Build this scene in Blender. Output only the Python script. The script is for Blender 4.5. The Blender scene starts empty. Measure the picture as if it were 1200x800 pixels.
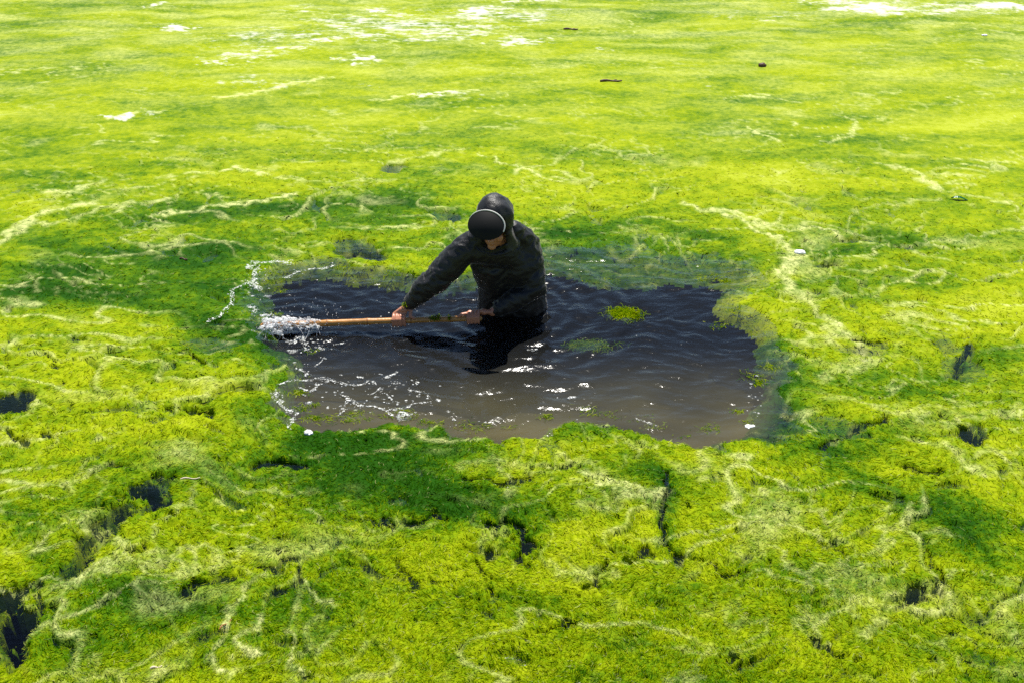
import bpy, bmesh, math, random
import numpy as np
from mathutils import Vector, Matrix, noise as mnoise
R = math.radians
random.seed(7); rng = np.random.default_rng(7)
scn = bpy.context.scene
col = scn.collection

# ------------------------------------------------------------------ camera
CAM_H, PITCH, LENS = 3.0, 30.0, 35.0
cam = bpy.data.objects.new('camera', bpy.data.cameras.new('camera')); col.objects.link(cam)
cam.location = (0, 0, CAM_H); cam.rotation_euler = (R(90 - PITCH), 0, 0)
cam.data.lens = LENS; cam.data.sensor_width = 36; cam.data.clip_start = .05; cam.data.clip_end = 1500
scn.camera = cam
# ------------------------------------------------------------------ sky, sun, exposure
SUN_EL, SUN_AZ = 65.0, 6.0          # azimuth measured from +Y towards +X
w = bpy.data.worlds.new('World'); scn.world = w; w.use_nodes = True
nt = w.node_tree; bg = nt.nodes['Background']
sky = nt.nodes.new('ShaderNodeTexSky'); sky.sky_type = 'NISHITA'; sky.sun_disc = False; sky.dust_density = .3; sky.ozone_density = 4; sky.altitude = 300
sky.sun_elevation = R(SUN_EL); sky.sun_rotation = R(SUN_AZ)
nt.links.new(sky.outputs[0], bg.inputs[0]); bg.inputs[1].default_value = .07
sd = bpy.data.lights.new('sun', 'SUN'); sd.energy = 5.0; sd.angle = R(.53); sd.color = (1, .96, .88)
sun = bpy.data.objects.new('sun', sd); col.objects.link(sun)
sdir = Vector((math.sin(R(SUN_AZ)) * math.cos(R(SUN_EL)), math.cos(R(SUN_AZ)) * math.cos(R(SUN_EL)), math.sin(R(SUN_EL))))
sun.rotation_euler = sdir.to_track_quat('Z', 'Y').to_euler(); sun.location = (0, 5, 20)
vs = scn.view_settings; vs.view_transform = 'Standard'; vs.look = 'None'; vs.exposure = .85; vs.gamma = 1; vs.use_curve_mapping = False
scn.cycles.use_denoising = False; scn.cycles.sample_clamp_direct = 6; scn.cycles.sample_clamp_indirect = 3; scn.cycles.max_bounces = 8; scn.cycles.volume_bounces = 0; scn.cycles.transparent_max_bounces = 12
scn.cycles.caustics_reflective = False; scn.cycles.caustics_refractive = False

# ------------------------------------------------------------------ pixel -> place (1200 x 800 photograph)
FPX = 1200 * LENS / 36
cp, sp = math.cos(R(PITCH)), math.sin(R(PITCH))
def ray(px, py):
    u = (np.asarray(px, float) - 600) / FPX; v = (400 - np.asarray(py, float)) / FPX
    return u, cp + v * sp, -sp + v * cp
def G(px, py, z=0.0):                # where that direction meets the level z
    dx, dy, dz = ray(px, py); t = (z - CAM_H) / dz
    return dx * t, dy * t
def W(px, py, Y):                    # where it meets the vertical plane at distance Y
    dx, dy, dz = ray(px, py); t = Y / dy
    return Vector((float(dx * t), float(Y), float(CAM_H + dz * t)))

# ------------------------------------------------------------------ numpy noise
_p = np.random.default_rng(3).permutation(256); PERM = np.concatenate([_p, _p, _p])
_a = np.arange(16) * (2 * np.pi / 16); GX, GY = np.cos(_a).astype(np.float32), np.sin(_a).astype(np.float32)
def pn(x, y, seed=0):
    x = x + seed * 17.31; y = y - seed * 9.77
    xi = np.floor(x); yi = np.floor(y); fx = (x - xi).astype(np.float32); fy = (y - yi).astype(np.float32)
    xi = xi.astype(np.int64) & 255; yi = yi.astype(np.int64) & 255
    u = fx * fx * fx * (fx * (fx * 6 - 15) + 10); v = fy * fy * fy * (fy * (fy * 6 - 15) + 10)
    def g(ix, iy, dx, dy):
        h = PERM[PERM[ix & 255] + (iy & 255)] & 15
        return GX[h] * dx + GY[h] * dy
    a = g(xi, yi, fx, fy); b = g(xi + 1, yi, fx - 1, fy); c = g(xi, yi + 1, fx, fy - 1); d = g(xi + 1, yi + 1, fx - 1, fy - 1)
    return (a + u * (b - a) + v * ((c + u * (d - c)) - (a + u * (b - a)))) * 1.5
def fbm(x, y, seed, n=3, gain=.5):
    s = 0; a = 1; t = 0
    for i in range(n):
        s = s + a * pn(x, y, seed + i * 5); t += a; a *= gain; x = x * 2.03; y = y * 2.03
    return s / t
def sst(a, b, x):
    t = np.clip((x - a) / (b - a), 0, 1); return t * t * (3 - 2 * t)

# ------------------------------------------------------------------ helpers
def link(o, parent=None):
    col.objects.link(o)
    if parent is not None: o.parent = parent
    return o
def mesh_obj(name, verts, faces, mat, parent=None, smooth=True):
    me = bpy.data.meshes.new(name); me.from_pydata([tuple(v) for v in verts], [], faces)
    if smooth: me.polygons.foreach_set('use_smooth', [True] * len(me.polygons))
    me.materials.append(mat); me.update()
    return link(bpy.data.objects.new(name, me), parent)
def np_mesh(name, V, F):             # V (n,3)  F (m,k) constant k
    me = bpy.data.meshes.new(name); k = F.shape[1]
    me.vertices.add(len(V)); me.vertices.foreach_set('co', V.astype(np.float32).ravel())
    me.loops.add(F.size); me.loops.foreach_set('vertex_index', F.astype(np.int32).ravel())
    me.polygons.add(len(F)); me.polygons.foreach_set('loop_start', np.arange(0, F.size, k, dtype=np.int32))
    me.polygons.foreach_set('use_smooth', np.ones(len(F), bool))
    me.update(calc_edges=True)
    return me
def attr(me, name, data):
    a = me.attributes.new(name, 'FLOAT', 'POINT'); a.data.foreach_set('value', data.astype(np.float32))
def tag(o, label=None, cat=None, group=None, kind=None):
    if label: o['label'] = label
    if cat: o['category'] = cat
    if group: o['group'] = group
    if kind: o['kind'] = kind
    return o
def new_mat(name):
    m = bpy.data.materials.new(name); m.use_nodes = True
    return m, m.node_tree.nodes, m.node_tree.links
def pmat(name, base, rough=.5, spec=.5, var=.15, nscale=30, bump=0, bscale=80, **kw):
    m, n, l = new_mat(name); b = n['Principled BSDF']
    tc = n.new('ShaderNodeTexCoord'); no = n.new('ShaderNodeTexNoise'); no.inputs['Scale'].default_value = nscale; no.inputs['Detail'].default_value = 5
    l.new(tc.outputs['Object'], no.inputs['Vector'])
    mx = n.new('ShaderNodeMix'); mx.data_type = 'RGBA'
    mx.inputs[6].default_value = tuple(c * (1 - var) for c in base) + (1,); mx.inputs[7].default_value = tuple(c * (1 + var) for c in base) + (1,)
    l.new(no.outputs[0], mx.inputs[0]); l.new(mx.outputs[2], b.inputs['Base Color'])
    b.inputs['Roughness'].default_value = rough; b.inputs['Specular IOR Level'].default_value = spec
    for k, v in kw.items(): b.inputs[k].default_value = v
    if bump:
        n2 = n.new('ShaderNodeTexNoise'); n2.inputs['Scale'].default_value = bscale; n2.inputs['Detail'].default_value = 6
        l.new(tc.outputs['Object'], n2.inputs['Vector'])
        bp = n.new('ShaderNodeBump'); bp.inputs['Strength'].default_value = bump; bp.inputs['Distance'].default_value = .004
        l.new(n2.outputs[0], bp.inputs['Height']); l.new(bp.outputs[0], b.inputs['Normal'])
    return m

# ------------------------------------------------------------------ materials
def algae_material(name, transl, spec):
    m, n, l = new_mat(name); b = n['Principled BSDF']; out = n['Material Output']
    def at(nm):
        a = n.new('ShaderNodeAttribute'); a.attribute_name = nm; return a.outputs['Fac']
    def noi(scale, det, rough=.6):
        t = n.new('ShaderNodeTexNoise'); t.inputs['Scale'].default_value = scale; t.inputs['Detail'].default_value = det; t.inputs['Roughness'].default_value = rough
        l.new(geo.outputs['Position'], t.inputs['Vector']); return t.outputs[0]
    def ma(op, a, c):
        t = n.new('ShaderNodeMath'); t.operation = op
        for i, q in enumerate((a, c)):
            if isinstance(q, (int, float)): t.inputs[i].default_value = q
            else: l.new(q, t.inputs[i])
        return t.outputs[0]
    geo = n.new('ShaderNodeNewGeometry')
    n1 = noi(22, 4); n2 = noi(130, 3, .7)
    tone = ma('ADD', at('tone'), ma('MULTIPLY', ma('SUBTRACT', n1, .5), .75))
    tone = ma('ADD', tone, ma('MULTIPLY', ma('SUBTRACT', n2, .5), .6))
    cr = n.new('ShaderNodeValToRGB'); l.new(tone, cr.inputs[0]); e = cr.color_ramp.elements
    e[0].position = 0; e[0].color = (.012, .058, .0006, 1); e[1].position = 1; e[1].color = (.32, .37, .02, 1)
    for p, c in ((.28, (.052, .126, .0006)), (.52, (.150, .222, .0008)), (.75, (.245, .30, .0016))):
        q = e.new(p); q.color = c + (1,)
    def mix(f, a, c):
        t = n.new('ShaderNodeMix'); t.data_type = 'RGBA'; l.new(f, t.inputs[0]); l.new(a, t.inputs[6]); t.inputs[7].default_value = c + (1,); t.clamp_factor = True
        return t.outputs[2]
    bl = ma('MULTIPLY', at('bleach_haze'), ma('ADD', ma('MULTIPLY', ma('SUBTRACT', ma('ADD', n2, n1), 1.0), 3.2), 1.0))
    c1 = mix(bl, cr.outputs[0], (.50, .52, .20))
    mp = n.new('ShaderNodeMapping'); mp.inputs['Scale'].default_value = (1, 1.6, 1); l.new(geo.outputs['Position'], mp.inputs[0])
    nf = n.new('ShaderNodeTexNoise'); nf.inputs['Scale'].default_value = 9; nf.inputs['Detail'].default_value = 6; nf.inputs['Roughness'].default_value = .75; l.new(mp.outputs[0], nf.inputs['Vector'])
    fo = ma('MULTIPLY', ma('SUBTRACT', ma('ADD', at('foam'), ma('MULTIPLY', ma('SUBTRACT', nf.outputs[0], .5), 2.2)), .42), 1.8)
    fo = ma('MULTIPLY', fo, ma('GREATER_THAN', at('foam'), .03))
    c2 = mix(fo, c1, (.56, .56, .45))
    l.new(c2, b.inputs['Base Color'])
    b.inputs['Roughness'].default_value = .6; b.inputs['Specular IOR Level'].default_value = spec
    bp = n.new('ShaderNodeBump'); bp.inputs['Strength'].default_value = .9; bp.inputs['Distance'].default_value = .006
    n3 = noi(75, 6, .7); l.new(n3, bp.inputs['Height']); l.new(bp.outputs[0], b.inputs['Normal'])
    tr = n.new('ShaderNodeBsdfTranslucent'); l.new(c2, tr.inputs[0])
    ms = n.new('ShaderNodeMixShader'); ms.inputs[0].default_value = transl
    l.new(b.outputs[0], ms.inputs[1]); l.new(tr.outputs[0], ms.inputs[2]); l.new(ms.outputs[0], out.inputs['Surface'])
    return m
M_ALGAE = algae_material('algae_mat', .06, .03)
M_FIL = algae_material('algae_filament', .35, .0)

def water_material():
    m, n, l = new_mat('water'); n.remove(n['Principled BSDF']); out = n['Material Output']
    geo = n.new('ShaderNodeNewGeometry')
    mp = n.new('ShaderNodeMapping'); mp.inputs['Scale'].default_value = (1, 1.7, 1); l.new(geo.outputs['Position'], mp.inputs[0])
    t = n.new('ShaderNodeTexNoise'); t.inputs['Scale'].default_value = 26; t.inputs['Detail'].default_value = 4; l.new(mp.outputs[0], t.inputs['Vector'])
    bp = n.new('ShaderNodeBump'); bp.inputs['Strength'].default_value = .3; bp.inputs['Distance'].default_value = .010
    l.new(t.outputs[0], bp.inputs['Height'])
    fr = n.new('ShaderNodeFresnel'); fr.inputs['IOR'].default_value = 1.333; l.new(bp.outputs[0], fr.inputs['Normal'])
    gl = n.new('ShaderNodeBsdfGlossy'); gl.inputs['Roughness'].default_value = .10; l.new(bp.outputs[0], gl.inputs['Normal'])
    tp = n.new('ShaderNodeBsdfTransparent'); tp.inputs[0].default_value = (1, 1, 1, 1)
    df = n.new('ShaderNodeBsdfDiffuse'); sa = n.new('ShaderNodeAttribute'); sa.attribute_name = 'silt_bedlight'
    mc = n.new('ShaderNodeMix'); mc.data_type = 'RGBA'; l.new(sa.outputs['Fac'], mc.inputs[0]); mc.inputs[6].default_value = (.075, .09, .125, 1); mc.inputs[7].default_value = (.22, .20, .11, 1); l.new(mc.outputs[2], df.inputs[0])
    mr = n.new('ShaderNodeMapRange'); mr.inputs[3].default_value = .0; mr.inputs[4].default_value = .23; l.new(sa.outputs['Fac'], mr.inputs[0])
    l.new(bp.outputs[0], df.inputs['Normal'])
    m0 = n.new('ShaderNodeMixShader'); l.new(mr.outputs[0], m0.inputs[0])
    l.new(tp.outputs[0], m0.inputs[1]); l.new(df.outputs[0], m0.inputs[2])
    ms = n.new('ShaderNodeMixShader'); l.new(fr.outputs[0], ms.inputs[0]); l.new(m0.outputs[0], ms.inputs[1]); l.new(gl.outputs[0], ms.inputs[2])
    l.new(ms.outputs[0], out.inputs['Surface'])
    va = n.new('ShaderNodeVolumeAbsorption'); va.inputs['Color'].default_value = (.60, .60, .50, 1); va.inputs['Density'].default_value = 6.5
    l.new(va.outputs[0], out.inputs['Volume'])
    return m
M_WATER = water_material()
M_MUD = pmat('mud', (.20, .165, .10), .9, .2, .6, 4)
M_FOAM = pmat('foam', (.74, .74, .71), .45, .5, .08, 60, .6, 160)
def lacy(name, base, lo, hi, scale):
    m, n, l = new_mat(name); b = n['Principled BSDF']; b.inputs['Base Color'].default_value = base + (1,); b.inputs['Roughness'].default_value = .5; b.inputs['Specular IOR Level'].default_value = .3
    g = n.new('ShaderNodeNewGeometry'); t = n.new('ShaderNodeTexNoise'); t.inputs['Scale'].default_value = scale; t.inputs['Detail'].default_value = 4; l.new(g.outputs['Position'], t.inputs['Vector'])
    r = n.new('ShaderNodeMapRange'); r.inputs[1].default_value = lo; r.inputs[2].default_value = hi; l.new(t.outputs[0], r.inputs[0]); l.new(r.outputs[0], b.inputs['Alpha'])
    return m
M_LACE = lacy('lacy_foam', (.66, .67, .64), .44, .72, 95)
M_SPRAY = lacy('spray', (.78, .78, .78), .38, .72, 140)
M_JACKET = pmat('jacket_cloth', (.006, .0056, .0058),   .5, .42, .4, 14, .6, 140, **{'Sheen Weight': .2, 'Sheen Roughness': .35, 'Sheen Tint': (.8, .78, .8, 1)})
M_TROUSER = pmat('trouser_cloth', (.012, .012, .013), .6, .3, .3)
M_BLACK = pmat('cap_black', (.006, .006, .006), .7, .2, .2)
M_SUNRIM = pmat('cap_sunrim', (.55, .54, .50), .5, .4, .1)  # pale colour stands for sunlight on the brim edge
M_SKIN = pmat('skin', (.42, .17, .095), .42, .5, .15, 40, .2, 220)
M_EYE = pmat('eye', (.5, .47, .43), .2, .5)
M_BAMBOO = pmat('bamboo', (.40, .18, .04), .38, .5, .6, 16, .4, 60)
M_NODE = pmat('bamboo_node', (.27, .105, .025), .45, .4, .3, 40)
M_WOOD = pmat('wet_twig', (.09, .05, .03), .6, .3, .4, 50)
M_PALE = pmat('bleached_stick', (.5, .42, .3), .6, .3, .25, 50)
M_GREENP = pmat('green_leaf', (.01, .17, .035), .35, .5, .2, 40)

# ================================================================== THE ALGAE FIELD
POOL = [(312,340),(330,326),(365,321),(400,323),(430,330),(470,337),(520,338),(560,335),(600,326),(640,316),(665,322),(700,331),(740,338),(780,333),(820,331),(843,343),(852,358),(880,367),(897,384),(895,408),(903,428),(888,450),(876,470),(868,492),(850,507),(820,513),(790,511),(770,502),(730,489),(690,484),(660,490),(622,503),(580,507),(540,501),(500,496),(470,488),(440,490),(400,497),(370,498),(352,490),(341,478),(336,460),(347,450),(353,435),(346,415),(330,402),(318,393),(313,375),(308,355)]
def seg_dist(X, Y, pts, closed=False):
    P = np.array(pts, float); Q = np.roll(P, -1, 0) if closed else P[1:]; P0 = P if closed else P[:-1]
    d = np.full(X.shape, 1e9)
    for (ax, ay), (bx, by) in zip(P0, Q):
        ex, ey = bx - ax, by - ay; L = ex * ex + ey * ey + 1e-12
        t = np.clip(((X - ax) * ex + (Y - ay) * ey) / L, 0, 1)
        d = np.minimum(d, (X - ax - t * ex) ** 2 + (Y - ay - t * ey) ** 2)
    return np.sqrt(d)
def inside(X, Y, pts):
    P = np.array(pts); r = np.zeros(X.shape, bool); j = len(P) - 1
    for i in range(len(P)):
        c = ((P[i, 1] > Y) != (P[j, 1] > Y)) & (X < (P[j, 0] - P[i, 0]) * (Y - P[i, 1]) / (P[j, 1] - P[i, 1] + 1e-12) + P[i, 0])
        r ^= c; j = i
    return r
def to_world(pts): return [tuple(float(q) for q in G(a, b)) for a, b in pts]
POOL = [(a + (9 if a > 838 else 0) - (5 if a < 325 else 0), b - (14 if b < 346 else 0)) for a, b in POOL]
POOLW = to_world(POOL)
def ell(X, Y, px, py, rx, ry, sharp=1.0):      # a soft patch on the water, given where it lies in the photograph
    cx, cy = G(px, py); ex = G(px + rx, py)[0] - cx; ey = (G(px, py - ry)[1] - G(px, py + ry)[1]) / 2
    q = ((X - cx) / ex) ** 2 + ((Y - cy) / ey) ** 2
    return np.exp(-q ** sharp)
def line(X, Y, pts, wpx):
    pw = to_world(pts); mx, my = pts[len(pts) // 2]; wd = (G(mx + wpx, my)[0] - G(mx, my)[0])
    P = np.array(pw); r = np.zeros(X.shape)
    m = (X > P[:, 0].min() - 4 * wd) & (X < P[:, 0].max() + 4 * wd) & (Y > P[:, 1].min() - 4 * wd) & (Y < P[:, 1].max() + 4 * wd)
    if m.any(): r[m] = np.exp(-(seg_dist(X[m], Y[m], pw) / wd) ** 2)
    return r

HOLES = [(6,474,26,9),(178,581,20,12),(12,735,15,30),(2,710,12,22),(333,546,20,7),(232,690,12,4),(603,628,11,4),(598,645,6,5),(1090,708,12,11),(1140,513,13,5),(1131,508,7,5),
         (447,612,8,4),(505,612,9,4),(655,730,7,4),(645,742,5,4),(345,650,8,4),(755,655,10,5),(62,432,7,2.5),(60,510,4,3),(205,606,10,4),(560,700,5,3),(865,760,5,2)]
CRACKS = [([(142,600),(122,622),(104,640),(86,668)],12),([(0,698),(12,728),(18,770)],11),([(222,692),(240,690),(268,679)],4),([(300,672),(325,668),(348,648)],4),([(318,700),(345,684),(352,664)],3),
          ([(100,560),(128,545),(140,540)],2.5),([(205,415),(245,430)],2),([(200,477),(250,488)],2.5),([(780,555),(772,590),(790,640),(800,660)],3.5),([(690,690),(712,660)],3),
          ([(960,525),(1010,500),(1040,490)],3),([(0,510),(30,520)],2),([(30,740),(60,700),(45,690)],4),([(470,655),(485,690)],3),([(540,560),(580,570),(620,567)],2.5),([(620,551),(690,552)],1.6),
          ([(1000,400),(1040,405)],3),([(1130,445),(1120,425),(1140,405)],3),([(800,650),(830,668),(870,672)],3),([(945,745),(950,760),(975,775)],2.5),([(1050,545),(1105,552)],2.5),([(150,650),(175,640)],3),
          ([(560,660),(580,690)],2),([(405,610),(470,618)],2.2),([(1090,640),(1100,690)],2),([(960,640),(990,655)],2),([(700,640),(730,650)],2.5)]
SUNK = [(420,294,22,8,.17),(405,286,14,5,.07),(440,300,14,5,.10),(700,304,60,16,.06),(780,316,80,17,.085),(850,326,40,16,.08),(655,305,30,14,.06),(890,470,30,40,.05),(905,495,28,18,.05),(868,420,12,30,.04),(235,405,40,9,.045),
        (970,312,17,3.2,.10),(460,199,13,4,.09),(525,257,16,4.5,.09),(1000,283,26,3,.07),(1062,293,16,2.5,.06),(1128,432,22,13,.05),(1010,410,28,5,.05),(1140,512,12,6,.05),
        (360,470,18,18,.04),(400,480,40,14,.03),(330,400,25,30,.03),(470,490,60,9,.03),(700,492,60,8,.025),(300,350,22,20,.03),(980,500,30,16,.03),(1110,405,16,8,.04)]
WET = [(160,330,130,45,.30),(60,330,60,40,.25),(280,380,80,55,.30),(330,440,40,60,.28),(250,300,80,30,.2),(450,550,110,42,.40),(400,520,60,25,.3),(520,585,60,25,.3),(720,300,110,35,.30),(560,300,60,40,.25),
       (900,460,45,55,.40),(860,505,60,16,.3),(690,500,60,18,.25),(1000,520,60,25,.25),(1000,570,40,25,.25),(1130,620,40,60,.2),(620,600,60,25,.2),(780,600,16,50,.45),(100,600,60,30,.15),(180,720,80,45,.2),
       (60,700,60,40,.15),(330,700,40,25,.12),(420,260,80,30,.22),(220,250,120,20,.15),(20,180,50,16,.18),(1120,600,60,40,.12),(960,680,80,30,.12),(480,230,60,20,.18),(600,490,40,10,.2),(1100,770,60,20,.05),(400,690,50,50,.08),(610,640,30,20,.2)]
BANDS = [([(0,300),(110,272),(250,255),(420,240),(540,250)],16,.20),([(20,345),(140,352),(240,382),(320,402)],20,.26),([(60,290),(180,300),(300,290)],16,.2),([(640,278),(760,262),(850,284),(880,310)],12,.24),([(905,400),(915,450),(890,500),(840,520)],16,.26),([(360,520),(440,560),(540,600),(640,610)],22,.22),([(960,500),(1000,560),(1090,590),(1150,650)],18,.2),([(20,620),(120,690),(240,720),(250,780)],22,.18),([(0,190),(120,175),(260,180),(400,165)],10,.12),([(640,120),(760,130),(900,115)],9,.10),([(960,170),(1080,160),(1200,165)],8,.12),([(840,225),(960,232),(1060,228)],7,.12)]
YELL = [(1140,360,60,16,.28),(1190,350,40,20,.2),(900,215,130,22,.22),(680,230,60,20,.1),(1100,155,80,18,.12),(700,140,80,20,.1),(860,200,80,16,.15),(640,540,70,25,.22),(220,480,120,40,.12),(720,520,60,16,.15),(250,440,70,22,.18),(850,560,50,30,.12),
        (900,300,40,40,.2),(870,350,40,22,.2),(120,420,70,20,.1),(300,90,160,50,.10),(100,120,100,30,.08),(1000,100,200,60,.08),(560,650,120,40,.10),(450,740,120,50,.10),(1000,620,60,40,.1)]
PALE = [([(0,286),(30,268),(56,250),(110,240)],6,.8),([(225,207),(245,205),(275,197),(312,207)],3.5,.9),([(190,255),(260,243),(330,236),(352,231)],3.5,.9),([(55,228),(90,226),(125,214)],4,.6),
        ([(130,142),(160,136),(192,132)],4,.9),([(255,117),(300,111),(345,100),(392,92)],4,.9),([(430,122),(470,115),(563,107)],3.5,.8),([(20,268),(70,262),(130,246),(170,240)],4,.5),
        ([(820,247),(860,250),(902,268),(960,272),(985,276),(1005,288)],3.5,.75),([(800,240),(860,256),(900,275),(930,300)],5,.7),([(925,310),(922,330),(945,355),(975,385),(1012,412)],9,.85),([(960,445),(1000,430),(1015,420)],8,.6),([(935,300),(918,325),(930,345)],9,.8),
        ([(878,150),(890,160),(914,168)],3,.7),([(965,170),(990,165),(1003,150),(995,140)],2.5,.6),([(1030,195),(1065,200),(1100,226)],4,.7),([(1060,203),(1130,208)],3,.5),
        ([(600,204),(612,197),(640,212),(655,214)],3,.7),([(563,183),(605,198)],2.2,.7),([(455,192),(500,186),(540,176)],3,.5),([(880,575),(940,590)],5,.4),
        ([(0,560),(35,568),(75,567),(118,550)],5,.7),([(100,600),(140,640),(180,668)],7,.6),([(75,690),(120,665),(200,655)],7,.6),([(270,790),(264,755),(272,725),(285,700)],5,.9),([(297,770),(288,745),(292,735),(305,720)],4.5,.9),([(285,700),(280,690),(300,685)],4,.6),
        ([(322,745),(340,770),(352,790)],3.5,.8),([(350,676),(375,695),(393,715)],4,.8),([(120,770),(125,800)],4,.3),([(700,565),(725,575),(760,590)],15,.85),([(690,600),(745,588)],9,.5),([(585,545),(595,575)],8,.5),([(540,545),(620,548),(690,548)],7,.45),
        ([(1060,515),(1100,525),(1160,552)],9,.7),([(1100,500),(1150,490),(1200,485)],4,.5),([(1150,520),(1180,545),(1200,570)],4,.5),([(950,740),(985,718),(1040,708),(1085,708)],5,.6),([(940,720),(945,748),(965,760)],4,.5),
        ([(1075,595),(1072,620)],4,.7),([(1000,740),(1035,720)],6,.4),([(930,665),(945,680)],5,.5),([(970,520),(1010,500)],5,.4),([(1000,250),(1040,240),(1100,236)],3,.3),([(1010,288),(1065,292),(1120,285),(1200,270)],3,.4),
        ([(1050,370),(1090,372)],3,.3),([(150,455),(180,480)],5,.3),([(420,640),(470,615),(500,625)],5,.45),([(640,665),(690,680),(720,672)],6,.5),([(860,640),(890,655)],5,.35),([(560,610),(580,640)],6,.3),([(160,700),(260,660)],4,.35)]
WHITE = [(470,30,150,22,.42),(330,45,110,18,.36),(600,20,90,14,.4),(1080,10,150,10,.45),(300,100,70,8,.38),(520,112,50,4,.45),(900,20,120,12,.25),(150,136,40,4,.4),(560,18,28,8,.9),(545,38,45,9,.6),(600,50,30,6,.7),(422,73,20,5,.9),(440,14,18,4,.8),(330,60,40,5,.6),(210,35,20,5,.8),(290,68,50,7,.55),(180,8,12,3,.7),(400,30,60,10,.45),(500,45,50,8,.5),(640,52,20,4,.6),
         (1020,12,60,8,.85),(1100,16,40,5,.6),(1170,9,40,6,.9),(980,4,60,4,.6),(900,28,20,4,.4),(350,12,40,4,.4),(250,75,15,3,.7),(145,140,20,3.5,.7),(480,28,60,10,.4),(620,2,50,3,.6),(700,60,15,4,.4),(380,47,30,5,.5),(300,40,40,6,.35),(440,45,40,6,.5)]

def fields(X, Y, spacing):
    """height above the water, tone, bleach, foam of the floating mat at places X, Y (metres)"""
    D = np.hypot(X, Y)
    wx = X + .35 * fbm(X * .55, Y * .55, 11, 2) + .07 * pn(X * 3, Y * 3, 13)
    wy = Y + .35 * fbm(X * .55, Y * .55, 23, 2) + .07 * pn(X * 3, Y * 3, 29)
    near = 1 - sst(6, 11, Y)
    def lod(lam): return np.clip((lam / (spacing * 2.2)) - .6, 0, 1)
    h = .018 + .012 * fbm(X * .9, Y * 1.1, 1, 2) * (.5 + .5 * near)
    bil = np.abs(pn(wx * 2.6, wy * 3.2, 41))
    h = h + (.012 * near + .008) * (bil - .25)
    b2 = np.abs(pn(wx * 8, wy * 9, 43)); h = h + (.007 * near + .004) * (b2 - .25) * lod(.12)
    b3 = np.abs(pn(wx * 21, wy * 23, 47)); h = h + (.005 * near + .003) * (b3 - .25) * lod(.047)
    h = h + (.0035 * near + .003) * pn(X * 48, Y * 50, 53) * lod(.022)
    h = h + .0020 * pn(X * 90, Y * 95, 59) * lod(.011)
    # raft seams: thin warped lines where the mat has parted
    rg = np.abs(fbm(wx * .75, wy * .95, 61, 2)); gate = sst(.0, .35, pn(X * .5, Y * .5, 67))
    h = h - .035 * near * .5 * gate * np.exp(-(rg / .010) ** 2)
    rg2 = np.abs(pn(wx * 3.1, wy * 4.2, 71)); gate2 = sst(.1, .45, pn(X * 1.1, Y * 1.1, 73))
    h = h - .02 * (near * .9 + .1) * gate2 * np.exp(-(rg2 / .03) ** 2)
    pit = sst(.52, .75, pn(wx * 6.5, wy * 8, 77)); h = h - .03 * pit * near
    pit2 = sst(.42, .66, pn(wx * 17, wy * 22, 79)) * lod(.05); h = h - .019 * pit2 * (near * .85 + .15)
    # rafts: where sheets of mat meet, one lip folds up pale and a dark crack opens beside it
    ux = X + .28 * fbm(X * 1.3, Y * 1.3, 171, 3) + .06 * pn(X * 6, Y * 6, 173); uy = Y + .28 * fbm(X * 1.3, Y * 1.3, 177, 3) + .06 * pn(X * 6, Y * 6, 179)
    rn = pn(ux * 1.5, uy * 1.9, 181); rgate = sst(.02, .42, pn(X * .9, Y * .9, 183)); rn2 = pn(ux * 3.6, uy * 4.6, 185); rgate2 = sst(0, .4, pn(X * 1.6, Y * 1.6, 187))
    lip = rgate * np.exp(-((rn - .045) / .03) ** 2) + .6 * rgate2 * np.exp(-((rn2 - .07) / .05) ** 2)
    crk = rgate * np.exp(-((rn + .012) / .014) ** 2) + .5 * rgate2 * np.exp(-((rn2 + .02) / .03) ** 2)
    h = h + near * (.008 * lip - .034 * crk)
    # jitter used to roughen every traced outline
    jx = .055 * pn(X * 5, Y * 5, 81) + .03 * pn(X * 14, Y * 14, 83) + .013 * pn(X * 38, Y * 38, 85)
    jy = .055 * pn(X * 5, Y * 5, 87) + .03 * pn(X * 14, Y * 14, 89) + .013 * pn(X * 38, Y * 38, 91)
    XJ, YJ = X + jx, Y + jy
    for a in HOLES: h = h - .30 * ell(X + 2.0 * jx, Y + 1.7 * jy, a[0], a[1], a[2] * .9, a[3] * .9, 1.25)
    for pts, wd in CRACKS: h = h - .13 * line(XJ, YJ, pts, wd * .8)
    for a in SUNK: h = h - a[4] * ell(XJ, YJ, *a[:4], 1.4)
    m = (np.abs(X) < 2.4) & (Y > 3.2) & (Y < 7.2)
    sdp = np.full(X.shape, 9.0)
    s = seg_dist(XJ[m], YJ[m], POOLW, True); s[inside(XJ[m], YJ[m], POOLW)] *= -1; sdp[m] = s
    h = h * (1 - .35 * np.exp(-(np.maximum(sdp, 0) / .15) ** 2))
    soft = .08 + .10 * sst(4.6, 5.6, Y) + .06 * sst(.9, 1.6, X)
    edge = np.clip((.09 - sdp) / soft, 0, 1.3); h = h * (1 - np.clip(edge, 0, 1) * .6) - .11 * edge ** 1.3
    # colour
    st = 1.0 * fbm(wx * .55, wy * 1.7, 101, 3); st2 = fbm(wx * 2.2, wy * 5.5, 107, 3)
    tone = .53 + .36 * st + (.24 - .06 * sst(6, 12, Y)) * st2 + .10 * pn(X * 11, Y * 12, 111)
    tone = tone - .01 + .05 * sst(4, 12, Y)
    for a in WET: tone = tone - 1.15 * a[4] * ell(XJ, YJ, *a[:4], 1.2)
    for pts, wd, q in BANDS: tone = tone - q * line(XJ, YJ, pts, wd)
    for a in YELL: tone = tone + a[4] * ell(XJ, YJ, *a[:4], 1.2)
    sw_ = fbm(ux * 1.2, uy * 3.0, 191, 4, .6); tone = tone + .20 * sw_ - .16 * near * np.clip(crk, 0, 1)  # cracks also darkened in the tone, imitating their shade
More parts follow.
